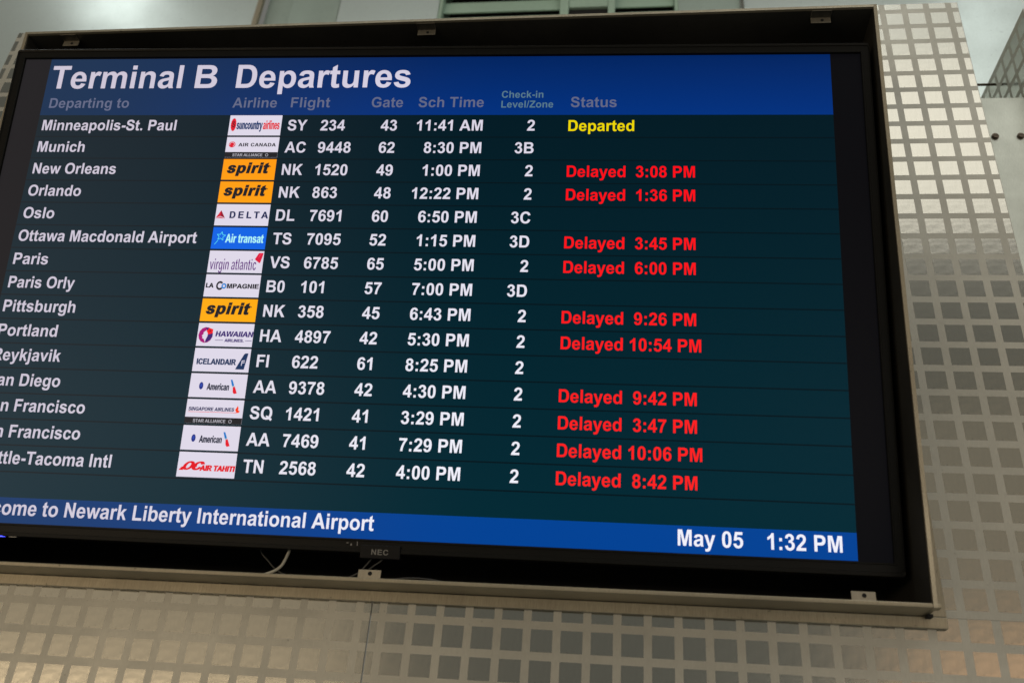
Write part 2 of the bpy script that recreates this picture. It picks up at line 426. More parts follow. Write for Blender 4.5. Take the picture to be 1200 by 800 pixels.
# small mounting tabs with a screw hole, three under the top panel, two on the bottom lip
for x0, x1 in ((-36.0, -35.27), (-19.87, -19.1), (-3.74, -2.96)):
    mb = MB()
    mb.box(x0, x1, -4.72, -4.68, -5.79, ZT - 0.04, M_TAB)
    mb.box(x0, x1, -5.08, -4.73, ZT - 0.06, ZT - 0.03, M_SHADED)
    t_ = part(mb, 'mounting_tab', en, bevel=0.0004)
    mb = MB(); disc(mb, P((x0 + x1) / 2 + 0.05, -4.722, -5.66), (0, -1, 0), 0.0021, 0.0004, M_HOLE)
    mb.v = [tuple(Vector(p) - en.matrix_world.translation) for p in mb.v]
    hh = mb.build('screw_hole', t_)
for x0, x1 in ((-19.88, -19.09), (-3.78, -3.03)):
    mb = MB()
    mb.box(x0, x1, -1.12, -1.08, ZB + 0.15, -27.55, M_TAB)
    mb.box(x0, x1, -1.07, -0.7, ZB + 0.15, ZB + 0.19, M_TAB)
    t_ = part(mb, 'mounting_tab', en, bevel=0.0004)
    mb = MB(); disc(mb, P((x0 + x1) / 2 + 0.02, -1.122, -27.68), (0, -1, 0), 0.0024, 0.0004, M_HOLE)
    mb.v = [tuple(Vector(p) - en.matrix_world.translation) for p in mb.v]
    hh = mb.build('screw_hole', t_)

# ------------------------------------------------------------------ the monitor
Mrot = ((0.999539172, -0.030217953, 0.002884332), (0.030066856, 0.972494103, -0.230978794), (0.004174711, 0.230959075, 0.972954509))
MO = Vector((-20.0, -1.0, -10.0))
ms = 0.91
Mm = Matrix(Mrot)
KX = 35.7017 * ms / 1000 * U      # metres per content unit
KY = 21.4212 * ms / 600 * U
# frame of the monitor: local x right, local y down the picture (content units -> metres), local z out of the screen
o3 = Vector(CAM) + ms * (MO - Vector(CAM))
ex = Mm @ Vector((1, 0, 0)); ez = Mm @ Vector((0, 0, 1)); ey = Mm @ Vector((0, 1, 0))
orig = o3 + ex * (-18.01843 * ms) + ez * (5.64196 * ms)
mon = empty('departures_monitor', P(*orig), 'large black framed screen listing airport departures with red delay notices', 'monitor')
mon.matrix_world = Matrix.Translation(P(*orig)) @ Matrix((( ex.x, -ez.x, -ey.x), (ex.y, -ez.y, -ey.y), (ex.z, -ez.z, -ey.z))).to_4x4()
bpy.context.view_layer.update()
def mpart(mb, name, parent, bevel=0, label=None, smooth=False):
    me = bpy.data.meshes.new(name)
    me.from_pydata(mb.v, [], mb.f)
    for mt in mb.mats: me.materials.append(mt)
    me.polygons.foreach_set('material_index', mb.mi)
    if bevel:
        bm = bmesh.new(); bm.from_mesh(me)
        bmesh.ops.recalc_face_normals(bm, faces=bm.faces)
        bmesh.ops.bevel(bm, geom=list(bm.edges), offset=bevel, segments=3, affect='EDGES', profile=0.5)
        bm.to_mesh(me); bm.free()
    me.update()
    o = bpy.data.objects.new(name, me)
    col.objects.link(o)
    o.parent = parent
    if label: o['label'] = label
    return o
def mbox(mb, x0, x1, y0, y1, z0, z1, mat):      # content units in x, y; metres in z
    mb.box(x0 * KX, x1 * KX, y0 * KY, y1 * KY, z0, z1, mat, world=False)
def quad(mb, x0, x1, y0, y1, z, mat):
    mb.add([(x0 * KX, y1 * KY, z), (x1 * KX, y1 * KY, z), (x1 * KX, y0 * KY, z), (x0 * KX, y0 * KY, z)], [(0, 1, 2, 3)], mat)
# bezel: four mitred bars with a raised outer edge and a thin inner step
OX0, OX1, OY0, OY1 = -47.0, 1046.0, -13.0, 615.0
IX0, IX1, IY0, IY1 = -35.6, 1035.6, -0.6, 600.6
def ring(mb, rects, mat):
    """rects: list of (x0,x1,y0,y1,z, corner radius) profile loops from inside to outside"""
    loops = []
    for x0, x1, y0, y1, z, r in rects:
        L = []
        for cx, cy, a0 in ((x1 - r, y0 + r, -90), (x1 - r, y1 - r, 0), (x0 + r, y1 - r, 90), (x0 + r, y0 + r, 180)):
            for k in range(5):
                a = math.radians(a0 + k * 22.5)
                L.append(((cx + r * math.cos(a)) * KX, (cy + r * math.sin(a)) * KY, z))
        loops.append(L)
    n = len(loops[0]); vs = [p for L in loops for p in L]; fs = []
    for i in range(len(loops) - 1):
        for k in range(n):
            fs.append((i * n + k, i * n + (k + 1) % n, (i + 1) * n + (k + 1) % n, (i + 1) * n + k))
    mb.add(vs, fs, mat)
mb = MB()
def rr(d, z, r): return (IX0 - d * 1.0, IX1 + d * 1.0, IY0 - d, IY1 + d * 1.1, z, r)
ring(mb, [rr(0, -0.004, 0.3), rr(0, 0.0035, 0.3), rr(0.5, 0.0042, 0.5), rr(1.6, 0.0042, 0.8), rr(2.0, 0.0036, 1.0), rr(8.6, 0.0040, 2.2), rr(9.0, 0.0050, 2.4),
          (OX0 + 1.0, OX1 - 1.0, OY0 + 1.0, OY1 - 1.0, 0.0056, 3.0), (OX0 + 0.3, OX1 - 0.3, OY0 + 0.3, OY1 - 0.3, 0.0050, 3.5),
          (OX0, OX1, OY0, OY1, 0.0038, 3.8), (OX0, OX1, OY0, OY1, -0.028, 3.8)], M_BEZEL)
mpart(mb, 'bezel', mon, label='thin black plastic frame of the screen')
mb = MB(); mbox(mb, OX0 + 2, OX1 - 2, OY0 + 2, OY1 - 2, -0.075, -0.0285, M_BEZEL); mpart(mb, 'housing', mon, bevel=0.004)
# lcd panel, black unlit margins left and right of the picture
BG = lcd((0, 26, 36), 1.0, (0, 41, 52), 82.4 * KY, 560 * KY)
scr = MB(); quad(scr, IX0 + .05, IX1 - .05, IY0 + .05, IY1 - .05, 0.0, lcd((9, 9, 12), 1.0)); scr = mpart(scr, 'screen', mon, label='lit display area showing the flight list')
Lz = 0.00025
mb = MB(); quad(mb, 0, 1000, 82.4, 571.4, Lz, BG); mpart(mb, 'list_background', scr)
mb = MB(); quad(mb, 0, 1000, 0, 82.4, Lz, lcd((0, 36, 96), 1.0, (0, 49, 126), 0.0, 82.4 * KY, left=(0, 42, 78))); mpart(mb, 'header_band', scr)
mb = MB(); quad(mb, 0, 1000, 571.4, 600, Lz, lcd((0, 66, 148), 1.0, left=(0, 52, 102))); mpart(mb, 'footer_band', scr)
SEP = lcd((3, 20, 27), 1.0)
for k in range(15):
    mb = MB(); y = 113.2 + 30.64 * k
    quad(mb, 0, 1000, y - 0.75, y + 0.75, 2 * Lz, SEP); mpart(mb, 'row_separator', scr)

# ------------------------------------------------------------------ lettering
GLYPHS = {
'A': (1479, '1471,0 H1149 L1021,333 H435 L314,0 H0 L571,1466 H884 Z 926,580 L724,1124 L526,580'),
'B': (1479, '150,1466 H736 Q910,1466 995,1451 Q1081,1437 1148,1391 Q1216,1345 1261,1268 Q1306,1192 1306,1097 Q1306,994 1250,908 Q1195,822 1100,779 Q1234,740 1306,646 Q1378,552 1378,425 Q1378,325 1331,230 Q1285,136 1204,79 Q1124,23 1006,10 Q932,2 649,0 H150 Z 446,1222 V883 H640 Q813,883 855,888 Q931,897 974,940 Q1018,984 1018,1055 Q1018,1123 980,1165 Q943,1208 869,1217 Q825,1222 616,1222 Z 446,639 V247 H720 Q880,247 923,256 Q989,268 1030,314 Q1072,361 1072,439 Q1072,505 1040,551 Q1008,597 947,618 Q887,639 685,639'),
'C': (1479, '1087,539 L1374,448 Q1308,208 1154,91 Q1001,-25 765,-25 Q473,-25 285,174 Q97,374 97,720 Q97,1086 286,1288 Q475,1491 783,1491 Q1052,1491 1220,1332 Q1320,1238 1370,1062 L1077,992 Q1051,1106 968,1172 Q886,1238 768,1238 Q605,1238 503,1121 Q402,1004 402,742 Q402,464 502,346 Q602,228 762,228 Q880,228 965,303 Q1050,378 1087,539'),
'D': (1479, '148,1466 H689 Q872,1466 968,1438 Q1097,1400 1189,1303 Q1281,1206 1329,1065 Q1377,925 1377,719 Q1377,538 1332,407 Q1277,247 1175,148 Q1098,73 967,31 Q869,0 705,0 H148 Z 444,1218 V247 H665 Q789,247 844,261 Q916,279 963,322 Q1011,365 1041,463 Q1071,562 1071,732 Q1071,902 1041,993 Q1011,1084 957,1135 Q903,1186 820,1204 Q758,1218 577,1218'),
'E': (1366, '149,0 V1466 H1236 V1218 H445 V893 H1181 V646 H445 V247 H1264 V0'),
'F': (1251, '151,0 V1466 H1156 V1218 H447 V871 H1059 V623 H447 V0'),
'G': (1593, '831,539 V786 H1469 V202 Q1376,112 1199,43 Q1023,-25 842,-25 Q612,-25 441,71 Q270,168 184,347 Q98,527 98,738 Q98,967 194,1145 Q290,1323 475,1418 Q616,1491 826,1491 Q1099,1491 1252,1376 Q1406,1262 1450,1060 L1156,1005 Q1125,1113 1039,1175 Q954,1238 826,1238 Q632,1238 517,1115 Q403,992 403,750 Q403,489 519,358 Q635,228 823,228 Q916,228 1009,264 Q1103,301 1170,353 V539'),
'H': (1479, '150,0 V1466 H446 V889 H1026 V1466 H1322 V0 H1026 V641 H446 V0'),
'I': (569, '140,0 V1466 H436 V0'),
'K': (1479, '153,0 V1466 H449 V815 L1047,1466 H1445 L893,895 L1475,0 H1092 L689,688 L449,443 V0'),
'L': (1251, '157,0 V1454 H453 V247 H1189 V0'),
'M': (1706, '145,0 V1466 H588 L854,466 L1117,1466 H1561 V0 H1286 V1154 L995,0 H710 L420,1154 V0'),
'N': (1479, '150,0 V1466 H438 L1038,487 V1466 H1313 V0 H1016 L425,956 V0'),
'O': (1593, '89,724 Q89,948 156,1100 Q206,1212 292,1301 Q379,1390 482,1433 Q619,1491 798,1491 Q1122,1491 1316,1290 Q1511,1089 1511,731 Q1511,376 1318,175 Q1125,-25 802,-25 Q475,-25 282,174 Q89,374 89,724 Z 394,734 Q394,485 509,356 Q624,228 801,228 Q978,228 1091,355 Q1205,483 1205,738 Q1205,990 1094,1114 Q984,1238 801,1238 Q618,1238 506,1112 Q394,987 394,734'),
'P': (1366, '149,0 V1466 H624 Q894,1466 976,1444 Q1102,1411 1187,1300 Q1272,1190 1272,1015 Q1272,880 1223,788 Q1174,696 1098,643 Q1023,591 945,574 Q839,553 638,553 H445 V0 Z 445,1218 V802 H607 Q782,802 841,825 Q900,848 933,897 Q967,946 967,1011 Q967,1091 920,1143 Q873,1195 801,1208 Q748,1218 588,1218'),
'Q': (1593, '89,724 Q89,948 156,1100 Q206,1212 292,1301 Q379,1390 482,1433 Q619,1491 798,1491 Q1122,1491 1316,1290 Q1511,1089 1511,731 Q1511,430 1343,211 Q1456,130 1550,82 L1437,-135 Q1290,-80 1130,42 Q1000,-25 802,-25 Q475,-25 282,174 Q89,374 89,724 Z 394,734 Q394,485 509,356 Q624,228 801,228 Q850,228 893,238 Q830,285 745,310 L810,480 Q960,440 1075,345 Q1205,483 1205,738 Q1205,990 1094,1114 Q984,1238 801,1238 Q618,1238 506,1112 Q394,987 394,734'),
'R': (1479, '150,0 V1466 H773 Q1008,1466 1114,1426 Q1221,1387 1285,1286 Q1349,1185 1349,1055 Q1349,890 1252,782 Q1155,675 962,647 Q1058,591 1120,524 Q1183,457 1289,286 L1468,0 H1114 L900,319 Q786,490 744,534 Q702,579 655,595 Q608,612 506,612 H446 V0 Z 446,846 H665 Q878,846 931,864 Q984,882 1014,926 Q1044,970 1044,1036 Q1044,1110 1004,1155 Q965,1201 893,1213 Q857,1218 677,1218 H446'),
'S': (1366, '74,477 L362,505 Q388,360 467,292 Q547,224 682,224 Q825,224 897,284 Q970,345 970,426 Q970,478 939,514 Q909,551 833,578 Q781,596 596,642 Q358,701 262,787 Q127,908 127,1082 Q127,1194 190,1291 Q254,1389 373,1440 Q493,1491 662,1491 Q938,1491 1077,1370 Q1217,1249 1224,1047 L928,1034 Q909,1147 846,1196 Q784,1246 659,1246 Q530,1246 457,1193 Q410,1159 410,1102 Q410,1050 454,1013 Q510,966 726,915 Q942,864 1045,809 Q1149,755 1207,660 Q1266,566 1266,427 Q1266,301 1196,191 Q1126,81 998,27 Q870,-26 679,-26 Q401,-26 252,102 Q103,231 74,477'),
'T': (1251, '479,0 V1218 H44 V1466 H1209 V1218 H775 V0'),
'U': (1479, '147,1466 H443 V672 Q443,483 454,427 Q473,337 544,282 Q616,228 740,228 Q866,228 930,279 Q994,331 1007,406 Q1020,481 1020,655 V1466 H1316 V696 Q1316,432 1292,323 Q1268,214 1203,139 Q1139,64 1031,19 Q923,-25 749,-25 Q539,-25 430,23 Q322,72 259,149 Q196,227 176,312 Q147,438 147,684'),
'V': (1366, '523,0 L-1,1466 H320 L691,381 L1050,1466 H1364 L839,0'),
'W': (1933, '365,0 L15,1466 H318 L539,459 L807,1466 H1159 L1416,442 L1641,1466 H1939 L1583,0 H1269 L977,1096 L686,0'),
'Y': (1366, '533,0 V617 L-4,1466 H343 L688,886 L1026,1466 H1367 L828,615 V0'),
'Z': (1251, '44,0 V267 L812,1218 H131 V1466 H1198 V1236 L397,247 H1214 V0'),
'a': (1139, '357,738 L102,784 Q145,938 250,1012 Q355,1086 562,1086 Q750,1086 842,1041 Q934,997 971,928 Q1009,860 1009,677 L1006,349 Q1006,209 1019,142 Q1033,76 1070,0 H792 L755,116 Q683,46 601,11 Q519,-24 426,-24 Q262,-24 167,65 Q73,154 73,290 Q73,380 116,450 Q159,521 236,558 Q314,596 460,624 Q657,661 733,693 V721 Q733,802 693,836 Q653,871 542,871 Q467,871 425,841 Q383,812 357,738 Z 733,510 Q679,492 562,467 Q445,442 409,418 Q354,379 354,319 Q354,260 398,217 Q442,174 510,174 Q586,174 655,224 Q706,262 722,317 Q733,353 733,454'),
'b': (1251, '135,0 V1466 H416 V938 Q546,1086 724,1086 Q918,1086 1045,945 Q1172,805 1172,542 Q1172,270 1042,123 Q913,-24 728,-24 Q637,-24 548,21 Q460,67 396,156 V0 Z 414,554 Q414,389 466,310 Q539,198 660,198 Q753,198 818,277 Q884,357 884,528 Q884,710 818,790 Q752,871 649,871 Q548,871 481,792 Q414,714 414,554'),
'c': (1139, '1073,748 L796,698 Q782,781 732,823 Q683,865 604,865 Q499,865 436,792 Q374,720 374,550 Q374,361 437,283 Q501,205 608,205 Q688,205 739,250 Q790,296 811,407 L1087,360 Q1044,170 922,73 Q800,-24 595,-24 Q362,-24 223,123 Q85,270 85,530 Q85,793 224,939 Q363,1086 600,1086 Q794,1086 908,1002 Q1023,919 1073,748'),
'd': (1251, '1121,0 H860 V156 Q795,65 706,20 Q618,-24 528,-24 Q345,-24 214,123 Q84,271 84,535 Q84,805 211,945 Q338,1086 532,1086 Q710,1086 840,938 V1466 H1121 Z 371,554 Q371,384 418,308 Q486,198 608,198 Q705,198 773,280 Q841,363 841,527 Q841,710 775,790 Q709,871 606,871 Q506,871 438,791 Q371,712 371,554'),
'e': (1139, '762,338 L1042,291 Q988,137 871,56 Q755,-24 580,-24 Q303,-24 170,157 Q65,302 65,523 Q65,787 203,936 Q341,1086 552,1086 Q789,1086 926,929 Q1063,773 1057,450 H353 Q356,325 421,255 Q486,186 583,186 Q649,186 694,222 Q739,258 762,338 Z 778,622 Q775,744 715,807 Q655,871 569,871 Q477,871 417,804 Q357,737 358,622'),
'f': (682, '24,1062 H180 V1142 Q180,1276 208,1342 Q237,1408 313,1449 Q390,1491 507,1491 Q627,1491 742,1455 L704,1259 Q637,1275 575,1275 Q514,1275 487,1246 Q461,1218 461,1137 V1062 H671 V841 H461 V0 H180 V841 H24'),
'g': (1251, '121,-70 L442,-109 Q450,-165 479,-186 Q519,-216 605,-216 Q715,-216 770,-183 Q807,-161 826,-112 Q839,-77 839,17 V172 Q713,0 521,0 Q307,0 182,181 Q84,324 84,537 Q84,804 212,945 Q341,1086 532,1086 Q729,1086 857,913 V1062 H1120 V109 Q1120,-79 1089,-172 Q1058,-265 1002,-318 Q946,-371 852,-401 Q759,-431 616,-431 Q346,-431 233,-338 Q120,-246 120,-104 Z 372,553 Q372,384 437,305 Q503,227 599,227 Q702,227 773,307 Q844,388 844,546 Q844,711 776,791 Q708,871 604,871 Q503,871 437,792 Q372,714 372,553'),
'h': (1251, '416,1466 V927 Q552,1086 741,1086 Q838,1086 916,1050 Q994,1014 1033,958 Q1073,902 1087,834 Q1102,766 1102,623 V0 H821 V561 Q821,728 805,773 Q789,818 748,844 Q708,871 647,871 Q577,871 522,837 Q467,803 441,734 Q416,666 416,532 V0 H135 V1466'),
'i': (569, '147,1206 V1466 H428 V1206 Z 147,0 V1062 H428 V0'),
'j': (569, '142,1206 V1466 H423 V1206 Z 423,1062 V27 Q423,-177 396,-260 Q370,-344 294,-391 Q219,-438 102,-438 Q60,-438 12,-430 Q-36,-423 -92,-408 L-43,-168 Q-23,-172 -5,-174 Q12,-177 27,-177 Q70,-177 97,-158 Q125,-140 133,-114 Q142,-88 142,42 V1062'),
'k': (1139, '137,0 V1466 H418 V688 L747,1062 H1093 L730,674 L1119,0 H816 L549,477 L418,340 V0'),
'l': (569, '147,0 V1466 H428 V0'),
'm': (1821, '126,1062 H385 V917 Q524,1086 716,1086 Q818,1086 893,1044 Q968,1002 1016,917 Q1086,1002 1167,1044 Q1248,1086 1340,1086 Q1457,1086 1538,1038 Q1619,991 1659,899 Q1688,831 1688,679 V0 H1407 V607 Q1407,765 1378,811 Q1339,871 1258,871 Q1199,871 1147,835 Q1095,799 1072,729 Q1049,660 1049,510 V0 H768 V582 Q768,737 753,782 Q738,827 706,849 Q675,871 621,871 Q556,871 504,836 Q452,801 429,735 Q407,669 407,516 V0 H126'),
'n': (1251, '1112,0 H831 V542 Q831,714 813,764 Q795,815 754,843 Q714,871 657,871 Q584,871 526,831 Q468,791 446,725 Q425,659 425,481 V0 H144 V1062 H405 V906 Q544,1086 755,1086 Q848,1086 925,1052 Q1002,1019 1041,967 Q1081,915 1096,849 Q1112,783 1112,660'),
'o': (1251, '82,546 Q82,686 151,817 Q220,948 346,1017 Q473,1086 629,1086 Q870,1086 1024,929 Q1178,773 1178,534 Q1178,293 1022,134 Q867,-24 631,-24 Q485,-24 352,42 Q220,108 151,235 Q82,363 82,546 Z 370,531 Q370,373 445,289 Q520,205 630,205 Q740,205 814,289 Q889,373 889,533 Q889,689 814,773 Q740,857 630,857 Q520,857 445,773 Q370,689 370,531'),
'p': (1251, '139,1062 H401 V906 Q452,986 539,1036 Q626,1086 732,1086 Q917,1086 1046,941 Q1175,796 1175,537 Q1175,271 1045,123 Q915,-24 730,-24 Q642,-24 570,11 Q499,46 420,131 V-404 H139 Z 417,549 Q417,370 488,284 Q559,199 661,199 Q759,199 824,277 Q889,356 889,535 Q889,702 822,783 Q755,864 656,864 Q553,864 485,784 Q417,705 417,549'),
'r': (797, '416,0 H135 V1062 H396 V911 Q463,1018 516,1052 Q570,1086 638,1086 Q734,1086 823,1033 L736,788 Q665,834 604,834 Q545,834 504,801 Q463,769 439,684 Q416,599 416,328'),
's': (1139, '48,303 L330,346 Q348,264 403,221 Q458,179 557,179 Q666,179 721,219 Q758,247 758,294 Q758,326 738,347 Q717,367 644,384 Q304,459 213,521 Q87,607 87,760 Q87,898 196,992 Q305,1086 534,1086 Q752,1086 858,1015 Q964,944 1004,805 L739,756 Q722,818 674,851 Q627,884 539,884 Q428,884 380,853 Q348,831 348,796 Q348,766 376,745 Q414,717 638,666 Q863,615 952,541 Q1040,466 1040,332 Q1040,186 918,81 Q796,-24 557,-24 Q340,-24 213,64 Q87,152 48,303'),
't': (682, '634,1062 V838 H442 V410 Q442,280 447,258 Q453,237 472,223 Q492,209 520,209 Q559,209 633,236 L657,18 Q559,-24 435,-24 Q359,-24 298,1 Q237,27 208,67 Q180,108 169,177 Q160,226 160,375 V838 H31 V1062 H160 V1273 L442,1437 V1062'),
'u': (1251, '847,0 V159 Q789,74 694,25 Q600,-24 495,-24 Q388,-24 303,23 Q218,70 180,155 Q142,240 142,390 V1062 H423 V574 Q423,350 438,299 Q454,249 495,219 Q536,190 599,190 Q671,190 728,229 Q785,269 806,327 Q827,386 827,614 V1062 H1108 V0'),
'v': (1139, '439,0 L11,1062 H306 L506,520 L564,339 L623,520 L825,1062 H1114 L692,0'),
'w': (1593, '353,0 L17,1062 H290 L489,366 L672,1062 H943 L1120,366 L1323,1062 H1600 L1259,0 H989 L806,683 L626,0'),
'y': (1139, '14,1062 H313 L567,308 L815,1062 H1106 L731,40 L664,-145 Q627,-238 593,-287 Q560,-336 516,-366 Q473,-397 409,-414 Q346,-431 266,-431 Q185,-431 107,-414 L82,-194 Q148,-207 201,-207 Q299,-207 346,-149 Q393,-92 418,-3'),
'0': (1139, '563,1472 Q776,1472 896,1320 Q1039,1140 1039,723 Q1039,307 895,125 Q776,-25 563,-25 Q349,-25 218,139 Q87,304 87,726 Q87,1140 231,1322 Q350,1472 563,1472 Z 563,1239 Q512,1239 472,1206 Q432,1174 410,1090 Q381,981 381,723 Q381,465 407,368 Q433,272 472,240 Q512,208 563,208 Q614,208 654,240 Q694,273 716,357 Q745,465 745,723 Q745,981 719,1077 Q693,1174 653,1206 Q614,1239 563,1239'),
'1': (1139, '806,0 H525 V1059 Q371,915 162,846 V1101 Q272,1137 401,1237 Q530,1338 578,1472 H806'),
'2': (1139, '1035,261 V0 H50 Q66,148 146,280 Q226,413 462,632 Q652,809 695,872 Q753,959 753,1044 Q753,1138 702,1188 Q652,1239 563,1239 Q475,1239 423,1186 Q371,1133 363,1010 L83,1038 Q108,1270 240,1371 Q372,1472 570,1472 Q787,1472 911,1355 Q1035,1238 1035,1064 Q1035,965 999,875 Q964,786 887,688 Q836,623 703,501 Q570,379 534,339 Q499,299 477,261'),
'3': (1139, '77,389 L349,422 Q362,318 419,263 Q476,208 557,208 Q644,208 703,274 Q763,340 763,452 Q763,558 706,620 Q649,682 567,682 Q513,682 438,661 L469,890 Q583,887 643,939 Q703,992 703,1079 Q703,1153 659,1197 Q615,1241 542,1241 Q470,1241 419,1191 Q368,1141 357,1045 L98,1089 Q125,1222 179,1301 Q234,1381 331,1426 Q429,1472 550,1472 Q757,1472 882,1340 Q985,1232 985,1096 Q985,903 774,788 Q900,761 975,667 Q1051,573 1051,440 Q1051,247 910,111 Q769,-25 559,-25 Q360,-25 229,89 Q98,204 77,389'),
'4': (1139, '638,0 V295 H38 V541 L674,1472 H910 V542 H1092 V295 H910 V0 Z 638,542 V1043 L301,542'),
'5': (1139, '91,377 L371,406 Q383,311 442,255 Q501,200 578,200 Q666,200 727,271 Q788,343 788,487 Q788,622 727,689 Q667,757 570,757 Q449,757 353,650 L125,683 L269,1446 H1012 V1183 H482 L438,934 Q532,981 630,981 Q817,981 947,845 Q1077,709 1077,492 Q1077,311 972,169 Q829,-25 575,-25 Q372,-25 244,84 Q116,193 91,377'),
'6': (1139, '1048,1107 L776,1077 Q766,1161 724,1201 Q682,1241 615,1241 Q526,1241 464,1161 Q403,1081 387,828 Q492,952 648,952 Q824,952 949,818 Q1075,684 1075,472 Q1075,247 943,111 Q811,-25 604,-25 Q382,-25 239,147 Q96,320 96,713 Q96,1116 245,1294 Q394,1472 632,1472 Q799,1472 908,1378 Q1018,1285 1048,1107 Z 411,495 Q411,358 474,283 Q537,209 618,209 Q696,209 748,270 Q800,331 800,470 Q800,613 744,679 Q688,746 604,746 Q523,746 467,682 Q411,619 411,495'),
'7': (1139, '86,1186 V1447 H1048 V1242 Q929,1125 806,906 Q683,687 618,440 Q554,194 555,0 H284 Q293,304 409,620 Q526,936 721,1186'),
'8': (1139, '329,794 Q221,839 172,919 Q123,999 123,1095 Q123,1258 237,1365 Q351,1472 561,1472 Q769,1472 884,1365 Q999,1258 999,1095 Q999,993 946,914 Q893,835 797,794 Q919,745 982,651 Q1046,557 1046,434 Q1046,231 916,104 Q787,-23 572,-23 Q372,-23 239,82 Q82,206 82,422 Q82,541 141,640 Q200,740 329,794 Z 387,1075 Q387,992 434,945 Q481,898 559,898 Q638,898 686,945 Q734,993 734,1076 Q734,1154 686,1201 Q639,1249 561,1249 Q480,1249 433,1201 Q387,1153 387,1075 Z 360,455 Q360,339 419,274 Q479,209 568,209 Q655,209 712,271 Q769,334 769,452 Q769,555 711,617 Q653,680 564,680 Q461,680 410,609 Q360,538 360,455'),
'9': (1139, '91,340 L363,370 Q373,286 415,246 Q457,206 524,206 Q613,206 675,286 Q736,366 752,619 Q647,495 491,495 Q315,495 190,629 Q64,763 64,975 Q64,1200 196,1336 Q328,1472 535,1472 Q757,1472 900,1300 Q1043,1127 1043,734 Q1043,331 894,153 Q745,-25 507,-25 Q340,-25 231,68 Q121,162 91,340 Z 728,952 Q728,1089 665,1164 Q602,1238 521,1238 Q443,1238 391,1177 Q339,1116 339,977 Q339,834 395,768 Q451,701 535,701 Q616,701 672,765 Q728,828 728,952'),
':': (682, '201,781 V1062 H482 V781 Z 201,0 V281 H482 V0'),
'.': (569, '147,0 V281 H428 V0'),
'-': (682, '115,391 V672 H668 V391'),
'/': (569, '0,-25 L363,1491 H572 L205,-25'),
}

ARIAL = {c: v[0] * 716 / 1466 for c, v in GLYPHS.items()}
ARIAL[' '] = 278
GK = 1000 / 1466
_cache = {}
def contours(data):
    out = []
    for c in data.split(' Z '):
        pts = []
        tok = c.split(); x = y = 0; i = 0
        while i < len(tok):
            t = tok[i]
            if t[0] == 'H': x = float(t[1:]); pts.append((x, y))
            elif t[0] == 'V': y = float(t[1:]); pts.append((x, y))
            elif t[0] == 'Q':
                cx, cy = map(float, t[1:].split(',')); i += 1
                ex_, ey_ = map(float, tok[i].split(','))
                for s in (0.33, 0.67, 1.0):
                    pts.append(((1 - s) ** 2 * x + 2 * (1 - s) * s * cx + s * s * ex_, (1 - s) ** 2 * y + 2 * (1 - s) * s * cy + s * s * ey_))
                x, y = ex_, ey_
            else:
                x, y = map(float, t.lstrip('L').split(',')); pts.append((x, y))
            i += 1
        q = []
        for p in pts:
            if not q or math.hypot(p[0] - q[-1][0], p[1] - q[-1][1]) > 3: q.append(p)
        if math.hypot(q[0][0] - q[-1][0], q[0][1] - q[-1][1]) <= 3: q.pop()
        out.append([(a * GK, b_ * GK) for a, b_ in q])
    return out
def sarea(o): return sum(o[i][0] * o[(i + 1) % len(o)][1] - o[(i + 1) % len(o)][0] * o[i][1] for i in range(len(o)))
def glyph(ch, dx, dy):
    """triangles of one letter; dx, dy make it bolder (+) or lighter (-), in thousandths of the capital height"""
    key = (ch, dx, dy)
    if key in _cache: return _cache[key]
    adv, data = GLYPHS[ch]
    cs = contours(data)
    bb = [(min(p[0] for p in c), max(p[0] for p in c), min(p[1] for p in c), max(p[1] for p in c)) for c in cs]
    hole = [any(j != i and bb[j][0] < bb[i][0] and bb[j][1] > bb[i][1] and bb[j][2] < bb[i][2] and bb[j][3] > bb[i][3] for j in range(len(cs))) for i in range(len(cs))]
    polys = []
    for pts, h in zip(cs, hole):
        if (sarea(pts) > 0) != h: pts = pts[::-1]
        out = []; n = len(pts)
        for i in range(n):
            ax, ay = pts[i - 1]; bx, by = pts[i]; cx, cy = pts[(i + 1) % n]
            if dx or dy:
                d1 = Vector((bx - ax, by - ay)).normalized(); d2 = Vector((cx - bx, cy - by)).normalized()
                n1 = Vector((-d1.y, d1.x)); n2 = Vector((-d2.y, d2.x)); nn = n1 + n2
                if nn.length < 1e-3: nn = n1
                nn = nn / max(nn.length_squared / 2, 0.55)
                by = (by + nn.y * dy + dy) / (1 + 2 * dy / 1000); bx = bx + nn.x * dx
            out.append((bx, by))
        polys.append((h, out))
    outers = [p for h, p in polys if not h]; holes = [p for h, p in polys if h]
    V = []; F = []
    for li, o in enumerate(outers):
        x0 = min(p[0] for p in o); x1 = max(p[0] for p in o); y0 = min(p[1] for p in o); y1 = max(p[1] for p in o)
        hs = [h for h in holes if x0 <= sum(p[0] for p in h) / len(h) <= x1 and y0 <= sum(p[1] for p in h) / len(h) <= y1]
        loops = [o] + hs
        tris = tessellate_polygon([[Vector((p[0], p[1], 0)) for p in L] for L in loops])
        b = len(V); V += [(p[0], p[1], 0) for L in loops for p in L]
        F += [tuple(i + b for i in t) for t in tris]
    xs = [p[0] for p in V]
    _cache[key] = (adv * GK, V, F, min(xs), max(xs))
    return _cache[key]
